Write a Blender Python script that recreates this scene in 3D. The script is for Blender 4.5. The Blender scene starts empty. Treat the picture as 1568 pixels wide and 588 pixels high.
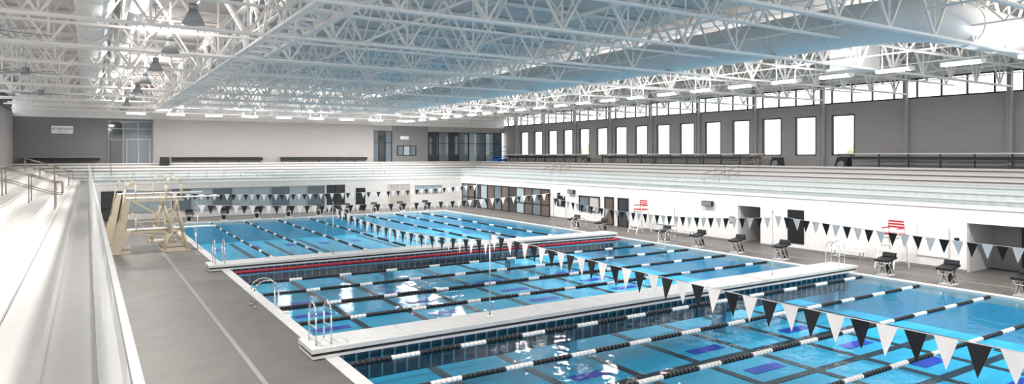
import bpy, math, random
import bmesh
from mathutils import Vector, Matrix
random.seed(4)
S = bpy.context.scene
S.view_settings.view_transform = 'Standard'
S.view_settings.look = 'None'
S.view_settings.exposure = 0.48

# ---------------------------------------------------------------- materials
def mat(name, col, rough=0.5, metal=0.0, var=0.06, scale=3.0, emit=0.0, bump=0.0, spec=0.5):
    m = bpy.data.materials.new(name); m.use_nodes = True
    nt = m.node_tree; b = nt.nodes['Principled BSDF']
    b.inputs['Roughness'].default_value = rough
    b.inputs['Metallic'].default_value = metal
    b.inputs['Specular IOR Level'].default_value = spec
    tc = nt.nodes.new('ShaderNodeTexCoord')
    n = nt.nodes.new('ShaderNodeTexNoise'); n.inputs['Scale'].default_value = scale
    n.inputs['Detail'].default_value = 4
    nt.links.new(tc.outputs['Object'], n.inputs['Vector'])
    r = nt.nodes.new('ShaderNodeMapRange')
    r.inputs['From Min'].default_value = 0.3; r.inputs['From Max'].default_value = 0.7
    r.inputs['To Min'].default_value = 1 - var; r.inputs['To Max'].default_value = 1 + var
    nt.links.new(n.outputs['Fac'], r.inputs['Value'])
    v = nt.nodes.new('ShaderNodeVectorMath'); v.operation = 'SCALE'
    v.inputs[0].default_value = col[:3]
    nt.links.new(r.outputs['Result'], v.inputs['Scale'])
    nt.links.new(v.outputs['Vector'], b.inputs['Base Color'])
    if emit:
        b.inputs['Emission Color'].default_value = (1, 1, 1, 1)
        b.inputs['Emission Strength'].default_value = emit
    if bump:
        bn = nt.nodes.new('ShaderNodeBump'); bn.inputs['Strength'].default_value = bump
        bn.inputs['Distance'].default_value = 0.02
        nt.links.new(n.outputs['Fac'], bn.inputs['Height'])
        nt.links.new(bn.outputs['Normal'], b.inputs['Normal'])
    return m

def clear(name, tint, refl=0.1, rough=0.02, body=0.0, bodycol=(0.8, 0.85, 0.87)):
    m = bpy.data.materials.new(name); m.use_nodes = True
    nt = m.node_tree; nt.nodes.clear()
    o = nt.nodes.new('ShaderNodeOutputMaterial')
    t = nt.nodes.new('ShaderNodeBsdfTransparent'); t.inputs[0].default_value = (*tint, 1)
    g = nt.nodes.new('ShaderNodeBsdfGlossy'); g.inputs['Roughness'].default_value = rough
    mx = nt.nodes.new('ShaderNodeMixShader'); mx.inputs[0].default_value = refl
    nt.links.new(t.outputs[0], mx.inputs[1]); nt.links.new(g.outputs[0], mx.inputs[2])
    last = mx
    if body:
        d = nt.nodes.new('ShaderNodeBsdfDiffuse'); d.inputs[0].default_value = (*bodycol, 1)
        m2 = nt.nodes.new('ShaderNodeMixShader'); m2.inputs[0].default_value = body
        nt.links.new(mx.outputs[0], m2.inputs[1]); nt.links.new(d.outputs[0], m2.inputs[2])
        last = m2
    nt.links.new(last.outputs[0], o.inputs[0])
    return m

def water():
    m = bpy.data.materials.new('pool_water_mat'); m.use_nodes = True
    nt = m.node_tree; nt.nodes.clear()
    o = nt.nodes.new('ShaderNodeOutputMaterial')
    t = nt.nodes.new('ShaderNodeBsdfTransparent'); t.inputs[0].default_value = (0.88, 0.98, 1.0, 1)
    g = nt.nodes.new('ShaderNodeBsdfGlossy'); g.inputs['Roughness'].default_value = 0.04
    mx = nt.nodes.new('ShaderNodeMixShader')
    f = nt.nodes.new('ShaderNodeFresnel'); f.inputs['IOR'].default_value = 1.25
    sc = nt.nodes.new('ShaderNodeMath'); sc.operation = 'MULTIPLY'; sc.inputs[1].default_value = 0.48
    tc = nt.nodes.new('ShaderNodeTexCoord')
    n = nt.nodes.new('ShaderNodeTexNoise'); n.inputs['Scale'].default_value = 1.6
    n.inputs['Detail'].default_value = 3; n.inputs['Distortion'].default_value = 0.6
    b = nt.nodes.new('ShaderNodeBump'); b.inputs['Strength'].default_value = 0.45
    b.inputs['Distance'].default_value = 0.035
    L = nt.links.new
    L(tc.outputs['Object'], n.inputs['Vector']); L(n.outputs['Fac'], b.inputs['Height'])
    L(b.outputs['Normal'], g.inputs['Normal'])
    L(f.outputs[0], sc.inputs[0]); L(sc.outputs[0], mx.inputs[0]); L(t.outputs[0], mx.inputs[1]); L(g.outputs[0], mx.inputs[2])
    L(mx.outputs[0], o.inputs[0])
    return m

M = {}
M['white'] = mat('white_paint', (0.74, 0.73, 0.72), 0.45)
M['bulk'] = mat('bulkhead_white', (0.62, 0.62, 0.61), 0.5)
M['steel'] = mat('white_steel', (0.88, 0.85, 0.82), 0.5, var=0.03)
M['deck'] = mat('deck_tile', (0.115, 0.106, 0.098), 0.5, var=0.12, scale=1.2, bump=0.2)
M['deckline'] = mat('drain_line', (0.24, 0.23, 0.22), 0.6)
M['bench'] = mat('bench_white', (0.66, 0.65, 0.635), 0.32, var=0.03)
M['ledge'] = mat('ledge_white', (0.90, 0.89, 0.87), 0.22, var=0.03)
M['tread'] = mat('tread_concrete', (0.38, 0.375, 0.37), 0.5, var=0.05)
M['gapshade'] = mat('bench_gap_shade', (0.12, 0.12, 0.12), 0.7)  # shadow line in the gap under the benches, put into colour
M['grey'] = mat('wall_grey', (0.34, 0.33, 0.33), 0.7, var=0.03)
M['dgrey'] = mat('wall_dark_grey', (0.19, 0.195, 0.20), 0.7, var=0.03)
M['lgrey'] = mat('wall_light_grey', (0.48, 0.48, 0.49), 0.7, var=0.03)
M['black'] = mat('black_plastic', (0.007, 0.007, 0.009), 0.45)
M['frame'] = mat('black_frame', (0.012, 0.012, 0.014), 0.4)
M['flagw'] = mat('flag_white', (0.97, 0.91, 0.88), 0.6)
M['flagk'] = mat('flag_black', (0.007, 0.007, 0.009), 0.6)
M['red'] = mat('red_plastic', (0.45, 0.015, 0.03), 0.4)
M['beige'] = mat('beige_fibreglass', (0.60, 0.52, 0.39), 0.45)
M['chrome'] = mat('stainless', (0.62, 0.62, 0.62), 0.25, metal=0.9)
M['rail'] = mat('rail_bronze', (0.30, 0.26, 0.21), 0.4, metal=0.3)
M['tile'] = mat('pool_tile', (0.010, 0.42, 0.68), 0.5, var=0.10, scale=0.6)
M['tilew'] = mat('pool_wall_tile', (0.14, 0.52, 0.70), 0.4)
M['picket'] = mat('grate_picket', (0.10, 0.22, 0.30), 0.4)
M['blue'] = mat('blue_tile', (0.003, 0.03, 0.48), 0.4)
M['line'] = mat('black_tile', (0.003, 0.009, 0.020), 0.4)
M['navy'] = mat('bulkhead_grate', (0.012, 0.045, 0.07), 0.4)
M['tint'] = mat('tinted_glass', (0.05, 0.055, 0.06), 0.05)
M['tint2'] = mat('pale_tinted_glass', (0.14, 0.17, 0.20), 0.05)
M['store'] = mat('storefront_glass_sheen', (0.36, 0.44, 0.48), 0.05)  # opaque pane, bright bluish reflections put into its colour
M['brown'] = mat('interior_glass', (0.13, 0.10, 0.085), 0.08)
M['wood'] = mat('panel_beige', (0.50, 0.46, 0.42), 0.4)
M['duct'] = mat('duct_white', (0.74, 0.75, 0.74), 0.4, var=0.03)
M['grille'] = mat('speaker_grey', (0.33, 0.35, 0.35), 0.5)
M['tube'] = mat('lamp_tube', (1, 1, 1), 0.5, emit=14.0)
M['glass'] = clear('window_glass', (0.97, 0.98, 0.98), 0.04)
M['rglass'] = clear('railing_glass', (0.90, 0.94, 0.94), 0.07, body=0.14)
M['frost'] = clear('parapet_glass', (0.94, 0.95, 0.95), 0.06, body=0.50, bodycol=(0.95, 0.95, 0.95))
M['leaf'] = mat('leaves', (0.50, 0.58, 0.38), 0.8, var=0.3)
M['bark'] = mat('bark', (0.3, 0.25, 0.2), 0.9)
M['grass'] = mat('ground_grass', (0.20, 0.27, 0.12), 0.9, var=0.2)
M['signw'] = mat('sign_white', (0.80, 0.80, 0.80), 0.5)
M['text'] = mat('sign_text', (0.01, 0.02, 0.08), 0.5)
M['liftblue'] = mat('lift_blue', (0.01, 0.16, 0.50), 0.4)
M['water'] = water()

m = mat('roof_deck', (0.66, 0.61, 0.585), 0.6)
nt = m.node_tree
w = nt.nodes.new('ShaderNodeTexWave'); w.wave_type = 'BANDS'; w.bands_direction = 'Y'
w.inputs['Scale'].default_value = 1.2
bp = nt.nodes.new('ShaderNodeBump'); bp.inputs['Strength'].default_value = 0.8; bp.inputs['Distance'].default_value = 0.05
tc = [n for n in nt.nodes if n.type == 'TEX_COORD'][0]
nt.links.new(tc.outputs['Object'], w.inputs['Vector'])
nt.links.new(w.outputs['Fac'], bp.inputs['Height'])
nt.links.new(bp.outputs['Normal'], nt.nodes['Principled BSDF'].inputs['Normal'])
M['roof'] = m

# ---------------------------------------------------------------- mesh builder
class MB:
    def __init__(s): s.v = []; s.f = []; s.m = []; s.sm = []; s.mats = []
    def mi(s, k):
        if k not in s.mats: s.mats.append(k)
        return s.mats.index(k)
    def face(s, idx, k, smooth=False):
        s.f.append(idx); s.m.append(s.mi(k)); s.sm.append(smooth)
    def hexa(s, b, t, k):
        n = len(s.v); s.v += [tuple(p) for p in b] + [tuple(p) for p in t]
        for q in ((3, 2, 1, 0), (4, 5, 6, 7), (0, 1, 5, 4), (1, 2, 6, 5), (2, 3, 7, 6), (3, 0, 4, 7)):
            s.face([n + i for i in q], k)
    def box(s, x0, x1, y0, y1, z0, z1, k):
        x0, x1 = sorted((x0, x1)); y0, y1 = sorted((y0, y1)); z0, z1 = sorted((z0, z1))
        s.hexa([(x0, y0, z0), (x1, y0, z0), (x1, y1, z0), (x0, y1, z0)],
               [(x0, y0, z1), (x1, y0, z1), (x1, y1, z1), (x0, y1, z1)], k)
    def cyl(s, p, q, r, k, n=8, r2=None, smooth=True, caps=True):
        p = Vector(p); q = Vector(q); d = (q - p)
        if d.length < 1e-6: return
        d.normalize(); r2 = r if r2 is None else r2
        a = d.orthogonal().normalized() if abs(d.z) > 0.99 else Vector((0, 0, 1)).cross(d).normalized()
        b = d.cross(a); n0 = len(s.v)
        off = math.pi / n
        for c, rr in ((p, r), (q, r2)):
            for i in range(n):
                t = 2 * math.pi * i / n + off
                s.v.append(tuple(c + a * (math.cos(t) * rr) + b * (math.sin(t) * rr)))
        for i in range(n):
            j = (i + 1) % n
            s.face([n0 + i, n0 + j, n0 + n + j, n0 + n + i], k, smooth)
        if caps:
            s.face([n0 + i for i in range(n)][::-1], k); s.face([n0 + n + i for i in range(n)], k)
    def strut(s, p, q, w, k): s.cyl(p, q, w * 0.7071, k, n=4, smooth=False)
    def tube(s, pts, r, k, n=8):
        for a, b in zip(pts[:-1], pts[1:]): s.cyl(a, b, r, k, n=n)
    def sweep(s, pts, r, k, n=24):
        pts = [Vector(p) for p in pts]; rings = []
        for i, p in enumerate(pts):
            d = (pts[min(i + 1, len(pts) - 1)] - pts[max(i - 1, 0)]).normalized()
            a = d.orthogonal().normalized() if abs(d.z) > 0.99 else Vector((0, 0, 1)).cross(d).normalized()
            b = d.cross(a); n0 = len(s.v); rings.append(n0)
            for j in range(n):
                t = 2 * math.pi * j / n
                s.v.append(tuple(p + a * math.cos(t) * r + b * math.sin(t) * r))
        for a, b in zip(rings[:-1], rings[1:]):
            for j in range(n):
                jj = (j + 1) % n
                s.face([a + j, a + jj, b + jj, b + j], k, True)
        s.face([rings[0] + j for j in range(n)][::-1], k); s.face([rings[-1] + j for j in range(n)], k)
    def build(s, name, parent=None, loc=(0, 0, 0), rotz=0.0):
        me = bpy.data.meshes.new(name); me.from_pydata(s.v, [], s.f)
        for k in s.mats: me.materials.append(M[k])
        me.polygons.foreach_set('material_index', s.m)
        me.polygons.foreach_set('use_smooth', s.sm)
        me.update()
        o = bpy.data.objects.new(name, me); S.collection.objects.link(o)
        o.location = loc; o.rotation_euler = (0, 0, rotz)
        if parent: o.parent = parent
        return o

def instance(name, src, loc, rotz=0.0):
    o = bpy.data.objects.new(name, src.data); S.collection.objects.link(o)
    o.location = loc; o.rotation_euler = (0, 0, rotz)
    return o

# ---------------------------------------------------------------- key dimensions (metres)
PX0, PX1, PY0, PY1 = 5.5, 28.4, -8.0, 57.0      # pool
XL, XR, YN, YF = -5.2, 43.0, -12.0, 69.5         # building shell
LWX, FWY = 33.0, 62.0                            # lower walls (right / far)
BZ = 2.85                                        # front of balcony
ZC, ZR = 8.7, 11.2

b = MB()
b.box(0.35, PX0 - .35, YN, FWY, -.3, 0, 'deck'); b.box(PX1 + .35, LWX, YN, FWY, -.3, 0, 'deck')
b.box(PX0 - .35, PX1 + .35, YN, PY0 - .35, -.3, 0, 'deck'); b.box(PX0 - .35, PX1 + .35, PY1 + .35, FWY, -.3, 0, 'deck')
b.build('floor')
b = MB(); b.box(3.38, 3.50, YN, FWY, 0.0, 0.006, 'deckline')
b.box(30.6, 30.7, YN, FWY, 0.0, 0.006, 'deckline'); b.build('trim_1')

b = MB(); D = -1.6
b.box(PX0 - .2, PX1 + .2, PY0 - .2, PY1 + .2, D - .2, D, 'tile')
b.box(PX0 - .2, PX0, PY0, PY1, D, -.3, 'tilew'); b.box(PX1, PX1 + .2, PY0, PY1, D, -.3, 'tilew')
b.box(PX0, PX1, PY0 - .2, PY0, D, -.3, 'tilew'); b.box(PX0, PX1, PY1, PY1 + .2, D, -.3, 'tilew')
b.box(PX0 - .35, PX0, PY0 - .35, PY1 + .35, -.3, 0.02, 'bulk'); b.box(PX1, PX1 + .35, PY0 - .35, PY1 + .35, -.3, 0.02, 'bulk')
b.box(PX0, PX1, PY0 - .35, PY0, -.3, 0.02, 'bulk'); b.box(PX0, PX1, PY1, PY1 + .35, -.3, 0.02, 'bulk')
near_c = [5.2, 7.7, 10.25, 12.75, 15.2, 2.7, 0.2, -2.3]
mid_c = [19.9, 22.4, 25.0, 27.6, 30.2]
far_x = [PX0 + 1.3 + 2.54 * i for i in range(9)]
for y in near_c + mid_c:
    b.box(PX0 + 1.6, PX1 - 1.6, y - .15, y + .15, D, D + .012, 'line')
    for xe in (PX0 + 1.6, PX1 - 1.6): b.box(xe - .13, xe + .13, y - .5, y + .5, D, D + .014, 'line')
for x in far_x:
    b.box(x - .15, x + .15, PY0 + 1, PY1 - 1.8, D, D + .013, 'line')
for y in near_c + mid_c:
    for i, x in enumerate([8.1, 13.2, 18.3, 23.4]):
        yb = y + 1.0
        b.box(x - .75, x + .75, yb - .24, yb + .24, D, D + .016, 'blue')
for y in (38, 45, 52):
    for x in far_x: b.box(x + .9, x + 1.5, y - .6, y + .6, D, D + .016, 'blue')
b.build('swimming_pool')
b = MB()
b.v += [(PX0, PY0, -.07), (PX1, PY0, -.07), (PX1, PY1, -.07), (PX0, PY1, -.07)]
b.face([0, 1, 2, 3], 'water'); b.build('pool_water')

def bulkhead(y0, y1, x0, x1):
    b = MB()
    b.box(x0, x1, y0, y1, .17, .28, 'bulk')
    b.box(x0 + .05, x1 - .05, y0 + .06, y1 - .06, .09, .17, 'black')
    b.box(x0 + .02, x1 - .02, y0 + .02, y1 - .02, .022, .09, 'bulk')
    b.box(PX0 + .03, PX1 - .03, y0 + .12, y1 - .12, -.75, .022, 'navy')
    x = PX0 + .1
    while x < PX1 - .1:
        b.box(x, x + .05, y0 + .06, y0 + .13, -.7, .0, 'picket'); b.box(x, x + .05, y1 - .13, y1 - .06, -.7, .0, 'picket'); x += .36
    b.box(PX0 + .05, PX1 - .05, y0 + .03, y0 + .14, -.32, -.26, 'tilew')
    for xx in (PX0 + .3, PX0 + 7.7, PX0 + 15.2, PX1 - .6): b.box(xx, xx + .3, y0 + .3, y1 - .3, -1.6, -.75, 'tilew')
    x = x0 + .3
    while x < x1 - .3:
        b.box(x, x + .015, y0 + .1, y1 - .1, .28, .283, 'tread'); x += 2.4
    return b.build('pool_bulkhead')
bulkhead(17.0, 18.3, 4.8, 29.1)
bulkhead(32.5, 33.7, 4.6, 28.6)

def rope(p, q, cols=('black', 'flagw'), seg=(1.5, 0.6), r=.062):
    p = Vector(p); q = Vector(q); L = (q - p).length; d = (q - p) / L
    b = MB(); b.cyl(p, q, .012, 'chrome', n=5)
    t = .1; k = 0; nxt = seg[0]
    while t < L - .15:
        b.cyl(p + d * t, p + d * (t + .11), r, cols[k % 2], n=8)
        t += .135
        if t > nxt: k += 1; nxt = t + seg[k % 2]
    return b.build('lane_rope')
for y in [16.35, 14.0, 11.5, 9.0, 6.45, 3.9, 1.4, -1.1]:
    rope((PX0, y, -.05), (PX1, y, -.05), seg=(1.1, .75))
for y in [19.0, 21.15, 23.7, 26.3, 28.9]:
    rope((PX0, y, -.05), (PX1, y, -.05), seg=(1.6, .45))
rope((PX0, 31.9, -.04), (PX1, 31.9, -.04), cols=('red', 'red'), r=.07)
for i in range(8):
    x = PX0 + 2.57 + 2.54 * i
    rope((x, 33.7, -.05), (x, PY1, -.05), seg=(1.8, .6))

def starting_block_mesh():
    b = MB()
    b.box(-.30, .30, -.25, .25, 0, .04, 'white')
    for y in (-.2, .2):
        b.strut((.22, y, .04), (-.18, y, .62), .05, 'chrome'); b.strut((-.22, y, .04), (.20, y, .70), .05, 'chrome')
    b.hexa([(-.38, -.3, .60), (.36, -.3, .72), (.36, .3, .72), (-.38, .3, .60)],
           [(-.38, -.3, .68), (.36, -.3, .80), (.36, .3, .80), (-.38, .3, .68)], 'black')
    b.hexa([(.20, -.27, .80), (.34, -.27, .80), (.34, .27, .80), (.20, .27, .80)],
           [(.27, -.27, .96), (.38, -.27, .96), (.38, .27, .96), (.27, .27, .96)], 'black')
    b.hexa([(.30, -.12, .04), (.42, -.12, .04), (.42, .12, .04), (.30, .12, .04)],
           [(.18, -.12, .45), (.30, -.12, .45), (.30, .12, .45), (.18, .12, .45)], 'black')
    b.tube([(-.34, -.2, .6), (-.42, -.2, .45), (-.42, .2, .45), (-.34, .2, .6)], .016, 'chrome', 6)
    return b
sb = starting_block_mesh().build('starting_block', loc=(29.35, 10.8, 0.0))
for y in [8.2, 13.4, 15.9, 21.1, 23.8, 26.5, 29.2, 35.0, 38.0]:
    instance('starting_block', sb, (29.35, y, 0.0))
for x in far_x: instance('starting_block', sb, (x, PY1 + .85, 0.0), math.pi / 2)

def pennants(p, q, sag, first=0):
    p = Vector(p); q = Vector(q); L = (q - p).length; n = int(L / .42)
    b = MB()
    def P(t): return p.lerp(q, t) - Vector((0, 0, sag * 4 * t * (1 - t)))
    prev = P(0)
    for i in range(1, 25):
        c = P(i / 24); b.cyl(prev, c, .008, 'flagw', n=4); prev = c
    for i in range(n):
        t = (i + .5) / n; h = .165 / L
        A = P(max(t - h, 0)); B = P(min(t + h, 1)); C = (A + B) / 2 - Vector((0, 0, .47))
        C += (B - A).cross(Vector((0, 0, 1))).normalized() * (.05 * math.sin(i * 2.3))
        th = (B - A).cross(Vector((0, 0, 1))).normalized() * .004
        n0 = len(b.v); k = 'flagk' if (i + first) % 2 else 'flagw'
        b.v += [tuple(A + th), tuple(B + th), tuple(C + th), tuple(A - th), tuple(B - th), tuple(C - th)]
        b.face([n0, n0 + 2, n0 + 1], k); b.face([n0 + 3, n0 + 4, n0 + 5], k)
        b.face([n0, n0 + 1, n0 + 4, n0 + 3], k); b.face([n0 + 1, n0 + 2, n0 + 5, n0 + 4], k); b.face([n0 + 2, n0, n0 + 3, n0 + 5], k)
    b.build('backstroke_flags')
FX1, FX2 = 10.4, 24.0
pennants((FX1, 17.6, 2.80), (FX1, -3, 2.80), .22); pennants((FX2, 17.6, 2.72), (FX2, -3, 2.72), .35)
pennants((FX1, 17.7, 2.62), (FX1, 33.1, 2.62), .38); pennants((FX2, 17.7, 2.62), (FX2, 33.1, 2.62), .40)
pennants((PX0 - .6, 38.5, 2.6), (PX1 + .6, 38.5, 2.6), .35)
pennants((PX0 - .6, 51.5, 2.6), (PX1 + .6, 51.5, 2.6), .35)
for (x, y) in ((FX1, 17.65), (FX2, 17.65), (FX1, 33.1), (FX2, 33.1), (PX0 - .6, 38.5), (PX1 + .6, 38.5), (PX0 - .6, 51.5), (PX1 + .6, 51.5), (FX1, -3), (FX2, -3)):
    b = MB(); z0 = .28 if 17 < y < 34 else (0 if y > 0 else -1.6)
    b.cyl((0, 0, z0), (0, 0, 2.85), .022, 'chrome', n=8); b.cyl((0, 0, z0), (0, 0, z0 + .03), .08, 'chrome', n=12)
    b.cyl((0, 0, 2.85), (0, 0, 2.9), .035, 'chrome', n=8)
    b.build('flag_pole', loc=(x, y, 0))

def grab_rail(x, y, flip=1):
    b = MB()
    for yy in (0, .55):
        pts = [(-.55 * flip, yy, 0)]
        for i in range(9):
            a = math.pi * i / 8
            pts.append(((-.15 - .4 * math.cos(a)) * flip, yy, .55 + .33 * math.sin(a)))
        pts.append((.25 * flip, yy, -1.1))
        b.tube(pts, .022, 'chrome', 8)
        b.cyl((-.55 * flip, yy, 0), (-.55 * flip, yy, .025), .06, 'chrome', n=12)
    for z in (-.25, -.55, -.85): b.box(.2 * flip, .3 * flip, 0, .55, z - .02, z + .02, 'white')
    b.build('pool_ladder', loc=(x, y, .02))
grab_rail(PX0 - .12, 24.0); grab_rail(PX0 - .12, 44.5)
grab_rail(PX1 + .12, 28.0, -1); grab_rail(PX1 + .12, 36.3, -1)
def hoop(x, y, z=.28):
    b = MB()
    for xx in (0, .4):
        pts = [(xx, -.32, 0)] + [(xx, -.32 * math.cos(math.pi * i / 10), .75 + .32 * math.sin(math.pi * i / 10)) for i in range(11)] + [(xx, .32, 0)]
        b.tube(pts, .022, 'chrome', 8)
        b.tube([(xx, -.32, .45), (xx, .32, .45)], .016, 'chrome', 6)
    b.build('bulkhead_handrail', loc=(x, y, z))
hoop(5.0, 17.65); hoop(28.2, 17.65); hoop(4.9, 33.1)

# ---------------------------------------------------------------- lower walls
b = MB()
T0, T1 = LWX, LWX + .25
def wall_seg(b, y0, y1, z0, z1, k='white'): b.box(T0, T1, y0, y1, z0, z1, k)
ops = [(11.0, 14.3, 2.2), (25.1, 26.7, 2.2)]
wall_seg(b, YN, 11.0, 0, BZ - .02); wall_seg(b, 11.0, 14.3, 2.2, BZ - .02); wall_seg(b, 14.3, 25.1, 0, BZ - .02)
wall_seg(b, 25.1, 26.7, 2.2, BZ - .02); wall_seg(b, 26.7, FWY, 0, BZ - .02)
b.build('wall_right_lower')
b = MB()
for (y0, y1, h) in ops:
    b.box(T1, T1 + 2.2, y0 - .1, y0, 0, h, 'lgrey'); b.box(T1, T1 + 2.2, y1, y1 + .1, 0, h, 'lgrey')
    b.box(T1 + 2.2, T1 + 2.3, y0 - .1, y1 + .1, 0, h, 'grey'); b.box(T1, T1 + 2.3, y0 - .1, y1 + .1, h, h + .1, 'white')
    b.box(T0, T1 + 2.3, y0 - .1, y1 + .1, -.1, 0.0, 'deck')
b.build('wall_alcove')
b = MB(); b.box(T1 + 2.1, T1 + 2.2, 12.0, 13.1, 0, 2.05, 'frame'); b.box(T1 + 2.06, T1 + 2.1, 12.1, 13.0, .1, 1.95, 'grille'); b.build('door_1')
b = MB(); b.box(T1 + 2.1, T1 + 2.2, 25.4, 26.4, 0, 2.05, 'frame'); b.box(T1 + 2.06, T1 + 2.1, 25.5, 26.3, .1, 1.95, 'grille'); b.build('door_2')
b = MB()
for y0, y1 in ((YN, 11.0), (14.3, 25.1), (26.7, 36.2), (39.1, 46)): b.box(T0 - .02, T0, y0, y1, 0, .12, 'dgrey')
b.build('baseboard_right')

def glazing(name, axis, pos, a0, a1, z0, z1, step, pane='tint', fr='frame', rails=(), sgn=-1):
    b = MB()
    def bx(p0, p1, q0, q1, za, zb, k):
        if axis == 'x': b.box(p0, p1, q0, q1, za, zb, k)
        else: b.box(q0, q1, p0, p1, za, zb, k)
    panes = pane if isinstance(pane, (list, tuple)) else [pane]
    n = max(1, round((a1 - a0) / step)); w = (a1 - a0) / n
    for i in range(n): bx(pos, pos + sgn * .03, a0 + i * w, a0 + (i + 1) * w, z0, z1, panes[i % len(panes)])
    for i in range(n + 1):
        c = a0 + w * i; c = min(max(c, a0 + .035), a1 - .035)
        bx(pos, pos + sgn * .09, c - .035, c + .035, z0, z1, fr)
    for z in [z0 + .035, z1 - .035] + list(rails): bx(pos, pos + sgn * .085, a0, a1, z - .035, z + .035, fr)
    return b.build(name)
glazing('window_1', 'x', LWX, 46.0, 61.6, .0, 2.35, 1.3, ['brown', 'tint2', 'brown', 'store', 'tint'], rails=(1.0,))
glazing('window_2', 'x', LWX, 39.5, 42.0, .85, 2.05, 1.2, ['wood', 'tint2'])
glazing('door_3', 'x', LWX, 37.9, 38.9, 0, 2.1, 1.0, 'brown'); glazing('door_4', 'x', LWX, 36.3, 37.4, 0, 2.1, 1.1, 'tint')
def plaque(name, y0, y1, z0, z1, k, x=LWX, bord='frame'):
    b = MB(); b.box(x - .03, x, y0, y1, z0, z1, bord); b.box(x - .045, x - .03, y0 + .04, y1 - .04, z0 + .04, z1 - .04, k); return b.build(name)
plaque('wall_poster', 43.9, 45.0, 1.0, 1.9, 'black')
plaque('wall_banner', 22.3, 23.3, .35, 2.2, 'black')
plaque('wall_control_panel', 26.95, 27.3, 1.1, 1.5, 'grille')
plaque('wall_whiteboard', 15.0, 16.4, .5, 1.9, 'signw', bord='lgrey')
plaque('wall_whiteboard', 31.8, 33.6, .5, 1.9, 'signw', bord='lgrey')
plaque('wall_first_aid_box', 14.6, 14.8, 1.2, 1.5, 'black')
for y, z in ((28.9, 2.2), (42.9, 2.3)):
    b = MB(); b.box(T0 - .25, T0 - .05, y - .4, y + .4, z - .15, z + .15, 'black'); b.box(T0 - .05, T0, y - .06, y + .06, z - .05, z + .05, 'black')
    b.box(T0 - .262, T0 - .25, y - .36, y + .36, z - .12, z + .12, 'dgrey'); b.build('wall_loudspeaker')

b = MB(); b.box(.35, LWX, FWY, FWY + .25, 0, BZ - .02, 'white'); b.build('wall_far_lower')
glazing('door_5', 'y', FWY, .95, 2.4, 0, 2.35, .72, 'tint', rails=(1.0,))
glazing('window_3', 'y', FWY, 2.6, 18.7, .55, 2.45, 1.6, ['store', 'store', 'tint2', 'store', 'tint2'], fr='grille')
glazing('door_6', 'y', FWY, 18.9, 20.6, 0, 2.45, .85, 'tint', rails=(1.0,))
glazing('door_7', 'y', FWY, 21.7, 22.6, 0, 2.1, .9, 'black')
glazing('window_4', 'y', FWY, 25.0, 27.3, .3, 2.4, 1.15, 'wood', fr='white')
glazing('window_5', 'y', FWY, 27.8, 30.8, 1.4, 2.2, 1.0, 'store', fr='grille')
b = MB(); b.box(.1, .35, YN, FWY, -.3, BZ - .22, 'white'); b.build('wall_left_lower')

# ---------------------------------------------------------------- bleachers far + right (mitred L)
def lstrip(b, o0, o1, z0, z1, k, x0=XL, y0=YN):
    A = [(x0, FWY + o0), (LWX + o0, FWY + o0), (LWX + o1, FWY + o1), (x0, FWY + o1)]
    B = [(LWX + o0, y0), (LWX + o1, y0), (LWX + o1, FWY + o1), (LWX + o0, FWY + o0)]
    for q in (A, B): b.hexa([(x, y, z0) for x, y in q], [(x, y, z1) for x, y in q], k)
b = MB()
lstrip(b, -.05, 1.0, BZ - .02, BZ + .02, 'bench')
lstrip(b, -.05, .1, BZ + .02, BZ + .14, 'white')
for i in range(6):
    T = BZ + .25 * (i + 1); o = 1.0 + i
    lstrip(b, o, o + 1.0, BZ - .02, T, 'tread')
    lstrip(b, o + .02, o + .42, T + .06, T + .17, 'bench')
    lstrip(b, o + .06, o + .36, T, T + .06, 'gapshade')
    lstrip(b, o - .02, o, BZ + .25 * i + .02, T - .03, 'bench')
TP = BZ + 1.5
b.box(XL, XR, FWY + 7.0, YF, BZ, TP, 'tread'); b.box(LWX + 7.0, XR, YN, FWY + 7.0, BZ, TP, 'tread')
b.build('bleacher_seating')
b = MB()
lstrip(b, .0, .03, BZ + .14, BZ + 1.0, 'rglass'); lstrip(b, -.01, .04, BZ + 1.0, BZ + 1.03, 'grille')
b.build('glass_railing')

b = MB()
b.box(-.42, .16, YN, FWY, BZ - .2, 3.0, 'ledge')
rows = [(-.39, -1.15, 3.40), (-1.15, -1.9, 3.65), (-1.9, -2.65, 3.9), (-2.65, -3.4, 4.15), (-3.4, XL, 4.35)]
for i, (xa, xb, T) in enumerate(rows):
    b.box(xb, xa, YN, FWY, BZ - .2, T - .06, 'tread')
    if i < 4:
        b.box(xa - .38, xa + .02, YN, FWY, T - .05, T, 'ledge'); b.box(xa - .36, xa, YN, FWY, T - .06, T - .05, 'gapshade')
        b.box(xb, xa - .42, YN, FWY, T - .06, T - .03, 'ledge')
        b.box(xa, xa + .012, YN, FWY, T - .34, T - .08, 'ledge')
    else:
        b.box(xb, xa + .02, YN, FWY, T - .06, T, 'tread')
b.build('bleacher_seating')
b = MB()
y = YN
while y < FWY - .1:
    y2 = min(y + 1.85, FWY); b.box(.125, .135, y + .005, y2 - .005, 3.0, 4.5, 'frost'); y = y2
b.box(.115, .145, YN, FWY, 4.5, 4.53, 'grille'); b.box(.09, .17, YN, FWY, 3.0, 3.12, 'ledge')
b.build('glass_parapet')

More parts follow.
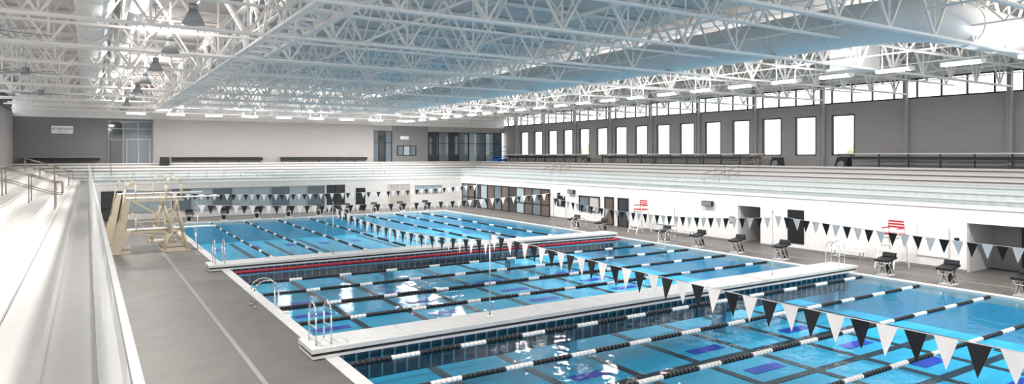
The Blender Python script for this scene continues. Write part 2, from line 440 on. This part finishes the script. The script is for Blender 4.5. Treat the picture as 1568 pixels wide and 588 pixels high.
def aisle_rail(pts, axis, name='stair_handrail', k='rail'):
    b = MB()
    for s in (0, 1.2):
        d = Vector((0, s, 0)) if axis == 'y' else Vector((s, 0, 0))
        P = [Vector(p) + d for p in pts]
        up = Vector((0, 0, .9))
        b.tube([p + up for p in P], .022, k, 8); b.tube([p + Vector((0, 0, .5)) for p in P], .016, k, 6)
        for p in P: b.cyl(p, p + up, .02, k)
        e = P[0] + up; dirn = (P[0] - P[1]); dirn.z = 0; dirn.normalize()
        b.tube([e, e + dirn * .2, e + dirn * .2 - Vector((0, 0, .4)), P[0] + Vector((0, 0, .5))], .02, k, 6)
    b.build(name)
for y in (27.0, 47.0): aisle_rail([(-.9, y, 3.4), (-1.6, y, 3.65), (-2.3, y, 3.9), (-3.0, y, 4.15)], 'y')
for y in (11.0, 29.5, 48.0):
    aisle_rail([(LWX + 1.6, y, 3.1), (LWX + 2.6, y, 3.35), (LWX + 3.6, y, 3.6)], 'y')
    aisle_rail([(LWX + 5.6, y, 4.1), (LWX + 6.6, y, 4.35), (LWX + 7.6, y, 4.35)], 'y')
for x in (0.5, 24.0): aisle_rail([(x, FWY + 1.6, 3.1), (x, FWY + 2.6, 3.35), (x, FWY + 3.6, 3.6)], 'x')

def counter_y(y0, y1, x=41.0):
    b = MB(); b.box(x - .25, x + .25, y0, y1, 5.28, 5.34, 'white'); b.box(x - .02, x + .02, y0, y1, 4.95, 5.14, 'black')
    y = y0 + .1
    while y < y1: b.box(x - .03, x + .03, y, y + .06, TP, 5.28, 'frame'); y += 1.75
    b.build('drink_rail_counter')
counter_y(5.0, 25.2); counter_y(31.1, 48.8); counter_y(51, 65.5)
def counter_x(x0, x1, y):
    b = MB(); b.box(x0, x1, y - .2, y + .2, 5.05, 5.1, 'grille'); b.box(x0, x1, y - .04, y + .04, 4.75, 5.0, 'black')
    x = x0 + .05
    while x < x1: b.box(x, x + .06, y - .03, y + .03, TP, 5.05, 'frame'); x += 1.9
    b.build('drink_rail_counter')
counter_x(6.6, 14.6, 68.75); counter_x(16.3, 25.3, 68.75); counter_x(-4.5, 1.0, 69.0)
for (x, y, r, z) in ((39.6, 28.8, 0, TP), (39.6, 24.1, 0, TP), (39.6, 49.5, 0, TP), (5.9, 67.6, math.pi / 2, TP)):
    b = MB()
    b.hexa([(-.35, -.4, 0), (.3, -.4, 0), (.3, .4, 0), (-.35, .4, 0)], [(-.05, -.36, .72), (.26, -.36, .72), (.26, .36, .72), (-.05, .36, .72)], 'black')
    b.cyl((-.2, 0, .30), (-.26, 0, .33), .22, 'dgrey', n=16)
    b.build('floor_loudspeaker', loc=(x, y, z), rotz=-r)
b = MB()
b.box(-.9, .9, -.45, .45, .15, .45, 'liftblue')
for x in (-.65, .65):
    for y in (-.42, .42): b.cyl((x, y - .06, .16), (x, y + .06, .16), .16, 'black', n=16)
for s in (-.35, .35):
    b.strut((-.8, s, .45), (.8, s, .75), .06, 'liftblue'); b.strut((.8, s, .45), (-.8, s, .75), .06, 'liftblue')
b.box(-.95, .95, -.45, .45, .75, .83, 'liftblue')
for z in (1.3, 1.85):
    b.tube([(-.93, -.43, z), (.93, -.43, z), (.93, .43, z), (-.93, .43, z), (-.93, -.43, z)], .025, 'liftblue', 6)
for x in (-.93, 0, .93):
    for y in (-.43, .43): b.cyl((x, y, .83), (x, y, 1.85), .025, 'liftblue', n=6)
b.build('scissor_lift', loc=(41.2, 67.6, TP + .005), rotz=.3)

# ---------------------------------------------------------------- upper walls
b = MB()
X0, X1 = XR, XR + .3
wc = [26.15 + 2.78 * k for k in range(15)]
WZ0, WZ1, WW = 5.2, 7.95, 1.65
b.box(X0, X1, YN, YF + .3, BZ, WZ0, 'grey'); b.box(X0, X1, YN, YF + .3, WZ1, ZC, 'grey')
prev = YN
for c in wc:
    b.box(X0, X1, prev, c - WW / 2, WZ0, WZ1, 'grey'); prev = c + WW / 2
b.box(X0, X1, prev, YF + .3, WZ0, WZ1, 'grey')
b.box(X0, X1, YN, YF + .3, 9.95, ZR, 'white')
b.build('wall_right')
for i, c in enumerate(wc):
    b = MB(); y0, y1 = c - WW / 2, c + WW / 2
    for q in ((y0, y0 + .09, WZ0, WZ1), (y1 - .09, y1, WZ0, WZ1), (y0, y1, WZ0, WZ0 + .09), (y0, y1, WZ1 - .09, WZ1)):
        b.box(X0 + .0, X0 + .14, *q, 'frame')
    b.box(X0 + .07, X0 + .09, y0 + .09, y1 - .09, WZ0 + .09, WZ1 - .09, 'glass')
    b.build('window_%d' % (20 + i))
def clere(name, xa, xb):
    b = MB()
    b.box(xa, xb, YN, YF, ZC, ZC + .09, 'frame'); b.box(xa, xb, YN, YF, 9.86, 9.95, 'frame'); xm = (xa + xb) / 2; b.box(xm - .01, xm + .01, YN, YF, ZC + .09, 9.86, 'glass')
    y = YN
    while y < YF: b.box(xa, xb, y, y + .09, ZC + .09, 9.86, 'frame'); y += 1.39
    b.build(name)
clere('window_40', X0, X0 + .12); clere('window_41', XL - .12, XL)  # left clerestory is added to let daylight onto the left side
b = MB()
for k in range(-6, 8):
    y = 27.54 + 5.56 * k
    b.box(X0 - .32, X0 - .04, y - .11, y - .08, TP, ZR - .05, 'lgrey'); b.box(X0 - .32, X0 - .04, y + .08, y + .11, TP, ZR - .05, 'lgrey'); b.box(X0 - .2, X0 - .16, y - .08, y + .08, TP, ZR - .05, 'lgrey')
b.build('steel_column')

b = MB()
FY = YF
b.box(XL - .3, 1.57, FY, FY + .3, BZ, 8.5, 'dgrey'); b.box(1.57, 5.1, FY, FY + .3, BZ, TP, 'dgrey'); b.box(1.57, 5.1, FY, FY + .3, 8.3, 8.5, 'dgrey')
b.box(5.1, 26.1, FY - .5, FY + .3, TP, 8.5, 'grey')
b.box(26.1, 28.4, FY, FY + .3, 7.9, 8.5, 'grey'); b.box(28.4, 32.8, FY, FY + .3, BZ, 8.5, 'dgrey'); b.box(32.8, XR, FY, FY + .3, 7.9, 8.5, 'grey')
b.box(XL - .3, XR, FY, FY + .3, 8.5, ZR, 'white')
b.build('wall_far')
glazing('window_7', 'y', FY, 1.57, 5.1, TP, 8.3, 1.17, ['tint', 'tint2', 'tint2'], rails=(6.6, 7.6), fr='grille')
glazing('door_8', 'y', FY - .1, 3.0, 4.9, TP, 6.7, .95, 'tint2', fr='lgrey')
glazing('door_9', 'y', FY, 26.1, 28.4, TP, 7.9, .77, ['tint2', 'tint'], rails=(6.6,))
glazing('window_8', 'y', FY, 32.8, 38.0, TP, 7.9, 1.3, ['tint', 'tint2'], rails=(6.6,))
glazing('window_10', 'y', FY, 38.0, XR - .4, TP, 7.9, 1.15, ['store', 'tint2'], rails=(6.6,))
glazing('window_9', 'y', FY, 29.0, 31.3, 5.2, 6.3, .8, ['tint2', 'store'])
b = MB()
b.box(-2.56, -1.0, FY - .04, FY, 7.1, 7.75, 'signw'); sgn = b.build('wall_sign')
def text(body, size, loc, rot, mt, parent):
    c = bpy.data.curves.new('lettering', 'FONT'); c.body = body; c.size = size; c.align_x = 'CENTER'; c.extrude = .005
    o = bpy.data.objects.new('lettering', c); S.collection.objects.link(o); o.location = loc; o.rotation_euler = rot
    c.materials.append(M[mt]); o.parent = parent
text('ATHLETICO', .27, (-1.78, FY - .05, 7.40), (math.pi / 2, 0, 0), 'text', sgn)
text('PHYSICAL THERAPY', .10, (-1.78, FY - .05, 7.22), (math.pi / 2, 0, 0), 'text', sgn)
b = MB(); b.box(29.4, 30.4, FY - .04, FY, 7.0, 7.35, 'signw'); b.build('wall_sign')
b = MB(); b.box(XL - .3, XL, YN, YF, BZ - .2, ZC, 'grey'); b.box(XL - .3, XL, YN, YF, 9.95, ZR, 'white'); b.build('wall_left')
b = MB()
b.box(XL - .3, XR + .3, YN - .3, YN, -.3, 1.0, 'white'); b.box(XL - .3, XR + .3, YN - .3, YN, 9.6, ZR, 'white')
x = XL
while x < XR: b.box(x, x + .2, YN - .25, YN - .05, 1.0, 9.6, 'frame'); x += 3.0
b.box(XL, XR, YN - .22, YN - .08, 5.2, 5.35, 'frame')
b.build('wall_near_open')  # unseen near end, left open between posts so sky light floods the hall

# ---------------------------------------------------------------- roof
b = MB(); b.box(XL - .3, XR + .3, YN - .3, YF + .3, ZR, ZR + .25, 'roof'); b.build('ceiling')
def truss(b, P, a0, a1, zb, zt, n, wc, ww, axis, vert=False):
    def pt(a, z, o=0): return (a, P + o, z) if axis == 'x' else (P + o, a, z)
    for o in (-wc * .7, wc * .7):
        b.strut(pt(a0, zb, o), pt(a1, zb, o), wc, 'steel'); b.strut(pt(a0, zt, o), pt(a1, zt, o), wc, 'steel')
    st = (a1 - a0) / n
    for i in range(n):
        x0 = a0 + i * st; xm = x0 + st / 2; x1 = x0 + st
        b.strut(pt(x0, zt), pt(xm, zb), ww, 'steel'); b.strut(pt(xm, zb), pt(x1, zt), ww, 'steel')
        if vert: b.strut(pt(xm, zb), pt(xm, zt), ww * .8, 'steel')
b = MB()
for k in range(-6, 8):
    truss(b, 27.54 + 5.56 * k, XL + .1, XR - .1, 9.0, 11.05, 18, .085, .075, 'x', True)
b.build('roof_truss')
b = MB()
for k in range(-6, 7):
    truss(b, 27.54 + 5.56 * k + 2.78, XL + .1, XR - .1, 9.3, 11.1, 22, .065, .055, 'x')
b.build('roof_joist')
b = MB()
for i in range(12):
    x = XL + 2.2 + i * 4.0
    truss(b, x, YN + .2, YF - .2, 9.55, 10.95, 32, .05, .045, 'y')
b.build('roof_joist')
b = MB()
for dx in (-.5, .5):
    truss(b, 5.4 + dx, YN + .2, YF - .2, 9.05, 10.6, 29, .09, .075, 'y')
y = YN + .5
while y < YF - 1.5: b.strut((4.9, y, 9.05), (5.9, y, 9.05), .08, 'steel'); b.strut((4.9, y, 9.05), (5.9, y + 1.4, 9.05), .06, 'steel'); y += 1.39
b.build('roof_girder')

def duct(name, pts, r, flange=2.4):
    b = MB(); b.sweep(pts, r, 'duct')
    for p, q in zip(pts[:-1], pts[1:]):
        p = Vector(p); q = Vector(q); L = (q - p).length
        if L > 4:
            d = (q - p) / L; t = 1.0
            while t < L: b.cyl(p + d * t, p + d * (t + .06), r + .025, 'duct', n=24); t += flange
    b.build(name)
duct('air_duct', [(.2, YN + .5, 10.2), (.2, YF - 2, 10.2)], .56)
duct('air_duct', [(1.38, YN + .5, 10.3), (1.38, YF - 8, 10.3)], .36)
R = 2.2; cx, cy = 22.7 + R, 13.6
pts = [(22.7, YF - 4, 9.75), (22.7, 13.61, 9.75)] + [(cx - R * math.cos(a), cy - R * math.sin(a), 9.75) for a in [math.pi / 2 * i / 8 for i in range(1, 9)]] + [(33.0, cy - R, 9.75), (34.2, cy - R, 9.6), (35.2, cy - R, 8.9)]
duct('air_duct', pts, .74)
b = MB(); b.box(29.2, 30.9, 17.0, 18.4, 9.15, 11.0, 'duct'); b.box(29.1, 31.0, 16.9, 18.5, 9.1, 9.2, 'duct'); b.build('air_plenum')

def fixture(b_axis):
    b = MB()
    def bx(a0, a1, c0, c1, z0, z1, k):
        if b_axis == 'y': b.box(c0, c1, a0, a1, z0, z1, k)
        else: b.box(a0, a1, c0, c1, z0, z1, k)
    bx(-.7, .7, -.2, .2, .08, .13, 'white'); bx(-.66, .66, -.03, .03, .03, .08, 'white')
    for c in (-.12, .12):
        if b_axis == 'y': b.cyl((c, -.64, .03), (c, .64, .03), .055, 'tube', n=10)
        else: b.cyl((-.64, c, .03), (.64, c, .03), .055, 'tube', n=10)
    for a in (-.69, .67): bx(a, a + .02, -.2, .2, -.04, .1, 'white')
    for a in (-.5, .5):
        p = (0, a) if b_axis == 'y' else (a, 0)
        b.cyl((p[0], p[1], .13), (p[0], p[1], 2.5), .01, 'white', n=5)
    return b
def lamp(loc, power, up=False, sx=1.2, sy=.3, parent=None):
    l = bpy.data.lights.new('tube_and_fill_light', 'AREA'); l.shape = 'RECTANGLE'; l.size = sx; l.size_y = sy; l.energy = power
    l.color = (1.0, .955, .915)
    o = bpy.data.objects.new('tube_and_fill_light', l); S.collection.objects.link(o); o.location = loc
    o.rotation_euler = (math.pi if up else 0, 0, 0)
    if parent: o.parent = parent
fy = fixture('y').build('ceiling_light_fixture', loc=(27.6, 2.1, 8.62))
i = 0; y = 2.1
while y < 62.5:
    f = fy if i == 0 else instance('ceiling_light_fixture', fy, (27.6, y, 8.62))
    if i % 2 == 0: lamp((0, 0, -.06), 360, False, .3, 1.2, f)
    else: lamp((0, 0, .16), 140, True, .3, 1.2, f)
    y += 2.5; i += 1
fx = fixture('x').build('ceiling_light_fixture', loc=(3.4, 63, 8.62))
for i in range(9):
    f = fx if i == 0 else instance('ceiling_light_fixture', fx, (3.4 + 2.95 * i, 63, 8.62))
    if i % 2 == 0: lamp((0, 0, -.06), 300, False, 1.2, .3, f)
    else: lamp((0, 0, .16), 150, True, 1.2, .3, f)
b = MB(); b.cyl((0, 0, 0), (0, 0, .38), .28, 'grille', n=20, r2=.10); b.cyl((0, 0, .38), (0, 0, .52), .11, 'grille', n=16); b.cyl((0, 0, .52), (0, 0, 2.6), .02, 'steel', n=6)
hb = b.build('pendant_fill_lamp', loc=(2.3, 18.8, 8.55))  # pendant housing, normally unlit; its light is added fill
lamp((0, 0, -.03), 400, False, .45, .45, hb)  # added fill to brighten the left stands
for i, y in enumerate([24.4, 29.9, 35.5, 41, 46.6, 52.2, 57.7, 13.3, 7.7, 2.2, -3.3]):
    f = instance('pendant_fill_lamp', hb, (2.3, y, 8.55))
    if i % 2: lamp((0, 0, -.03), 400, False, .45, .45, f)
    else: lamp((0, 0, .56), 220, True, .3, .3, f)  # added upward fill for the ceiling

def fan(x, y):
    b = MB(); b.cyl((0, 0, .3), (0, 0, 2.55), .03, 'white', n=8); b.cyl((0, 0, 0), (0, 0, .3), .16, 'grille', n=16)
    for i in range(6):
        a = 2 * math.pi * i / 6 + .3; c, s = math.cos(a), math.sin(a)
        d = Vector((c, s, 0)); n = Vector((-s, c, .25))
        p = d * .15 + Vector((0, 0, .1)); q = d * 1.35 + Vector((0, 0, .1)); h = .07
        b.hexa([p - n * h, q - n * h, q + n * h, p + n * h], [v + Vector((0, 0, .015)) for v in (p - n * h, q - n * h, q + n * h, p + n * h)], 'grille')
    b.build('ceiling_fan', loc=(x, y, 8.62))
fan(-2.2, 23.6); fan(-2.2, 46.5); fan(-2.2, 35.0)

# ---------------------------------------------------------------- diving stands (board points +X)
def dive_stand(y, h, x=.85):
    b = MB(); w = .34; k = 'beige'
    xb, xf = 1.0, 3.3
    for s in (-w, w):
        # curved front pylon legs
        b.tube([(xf - .62, s * 1.6, 0), (xf - .40, s * 1.35, h * .35), (xf - .12, s * 1.1, h * .75), (xf, s, h - .1)], .06, k, 8)
        b.tube([(xf + .55, s * 1.6, 0), (xf + .34, s * 1.35, h * .35), (xf + .10, s * 1.1, h * .75), (xf, s, h - .1)], .06, k, 8)
        b.strut((xb + .2, s, h - .12), (xf + .35, s, h - .12), .09, k)
        b.strut((xf - .45, s * 1.35, h * .3), (xf + .14, s * 1.1, h * .7), .05, k)
        b.strut((xb + .3, s, h - .15), (xf - .25, s * 1.2, h * .55), .05, k)
    b.box(xf - .7, xf + .65, -.62, .62, 0, .07, k); b.box(xb - 1.0, xb + .1, -.40, .40, 0, .06, k)
    for z in (h * .35, h * .68):
        for sx in (-1, 1):
            xx = xf + sx * .38 * (1 - z / h); b.strut((xx, -w * 1.25, z), (xx, w * 1.25, z), .06, k)
    b.box(xb - .1, xf + 2.2, -.25, .25, h, h + .05, 'signw'); b.cyl((xf - .1, -.36, h - .05), (xf - .1, .36, h - .05), .06, k, n=12)
    # solid-sided tapering ladder pylon
    for s in (-.3, .3):
        b.hexa([(xb - .90, s - .03, 0), (xb - .35, s - .03, 0), (xb - .35, s + .03, 0), (xb - .90, s + .03, 0)],
               [(xb - .10, s - .03, h), (xb + .14, s - .03, h), (xb + .14, s + .03, h), (xb - .10, s + .03, h)], k)
    n = int(h / .28)
    for i in range(1, n + 1):
        t = i / (n + .5); xx = xb - .74 + .74 * t; b.box(xx - .1, xx + .14, -.28, .28, h * t - .02, h * t + .02, k)
    for s in (-.38, .38):
        b.tube([(xb - .40, s, h * .6), (xb - .12, s, h + .5), (xb + .04, s, h + .85), (xb + .22, s, h + .92), (xb + .34, s, h + .75), (xb + .34, s, h - .1)], .024, k, 8)
        b.tube([(xb + .34, s, h + .45), (xf - .5, s, h + .42)], .016, k, 8)
        b.tube([(xf - .5, s, h - .1), (xf - .5, s, h + .7), (xf - .35, s, h + 1.05), (xf - .05, s, h + 1.12), (xf + .25, s, h + .75), (xf + .28, s, h - .1)], .024, k, 8)
    b.build('springboard_stand', loc=(x, y, 0))
dive_stand(41.0, 2.9); dive_stand(46.0, 2.9, .6); dive_stand(43.4, 1.0, 1.0)

def guard(x, y):
    b = MB(); z = 1.55
    for s in (-.35, .35):
        b.strut((-.75, s * 1.2, 0), (-.2, s, z), .05, 'white'); b.strut((.6, s * 1.2, 0), (.3, s, z + .6), .05, 'white')
        b.strut((-.62, s, .35), (.52, s, .35), .04, 'white'); b.strut((-.4, s, 1.0), (.4, s, 1.0), .04, 'white')
        b.strut((-.25, s, z + .28), (.35, s, z + .28), .05, 'red'); b.strut((-.22, s, z), (-.22, s, z + .28), .04, 'white')
    for i in range(5): b.box(-.72 + i * .11, -.56 + i * .11, -.38, .38, .25 + i * .28, .29 + i * .28, 'white')
    b.box(-.3, .35, -.36, .36, z, z + .05, 'red')
    for i in range(3): b.box(.28, .33, -.36, .36, z + .28 + i * .13, z + .36 + i * .13, 'red')
    b.box(-.35, .4, -.42, .42, z - .08, z - .02, 'white')
    b.build('lifeguard_chair', loc=(x, y, 0))
guard(31.6, 33.6); guard(31.6, 16.8)
for y in (19.5, 30.5):
    b = MB(); b.box(-.2, .2, -.9, .9, .40, .45, 'white')
    for yy in (-.75, .75): b.strut((-.15, yy, 0), (-.15, yy, .4), .05, 'chrome'); b.strut((.15, yy, 0), (.15, yy, .4), .05, 'chrome')
    b.build('deck_bench', loc=(32.4, y, 0))

# ---------------------------------------------------------------- outside
b = MB(); b.box(44, 220, -120, 240, -.6, -.5, 'grass'); b.build('lawn_ground')
def tree(x, y, h):
    b = MB(); b.cyl((0, 0, 0), (0, 0, h * .5), .3, 'bark', n=10, r2=.18)
    for i in range(5):
        a = i * 1.25; b.cyl((0, 0, h * .4), (math.cos(a) * h * .18, math.sin(a) * h * .18, h * .7), .1, 'bark', n=6, r2=.04)
    bm = bmesh.new()
    for i in range(16):
        a = random.random() * 6.28; r = random.random() * h * .25; z = h * (.5 + .42 * random.random())
        bmesh.ops.create_icosphere(bm, subdivisions=2, radius=h * (.11 + .07 * random.random()), matrix=Matrix.Translation((math.cos(a) * r, math.sin(a) * r, z)))
    n0 = len(b.v)
    bm.verts.ensure_lookup_table()
    for v in bm.verts: b.v.append(tuple(v.co * (1 + .05 * (random.random() - .5))))
    for f in bm.faces: b.face([n0 + v.index for v in f.verts], 'leaf')
    bm.free(); b.build('deciduous_tree', loc=(x, y, -.5))
for (x, y, h) in ((76, 43, 7.6), (80, 100, 7.8)): tree(x, y, h)

W = bpy.data.worlds.new('overcast_sky'); S.world = W; W.use_nodes = True
bg = W.node_tree.nodes['Background']; bg.inputs[0].default_value = (.98, .985, 1.0, 1); bg.inputs[1].default_value = 2.3

cam = bpy.data.cameras.new('camera'); co = bpy.data.objects.new('camera', cam); S.collection.objects.link(co)
co.location = (0, 0, 5.2); co.rotation_euler = (math.pi / 2, 0, -math.radians(32.4))
cam.lens = 36 * 1047 / 1600; cam.sensor_width = 36; cam.shift_y = -57 / 1600; cam.clip_start = .05; cam.clip_end = 500
S.camera = co
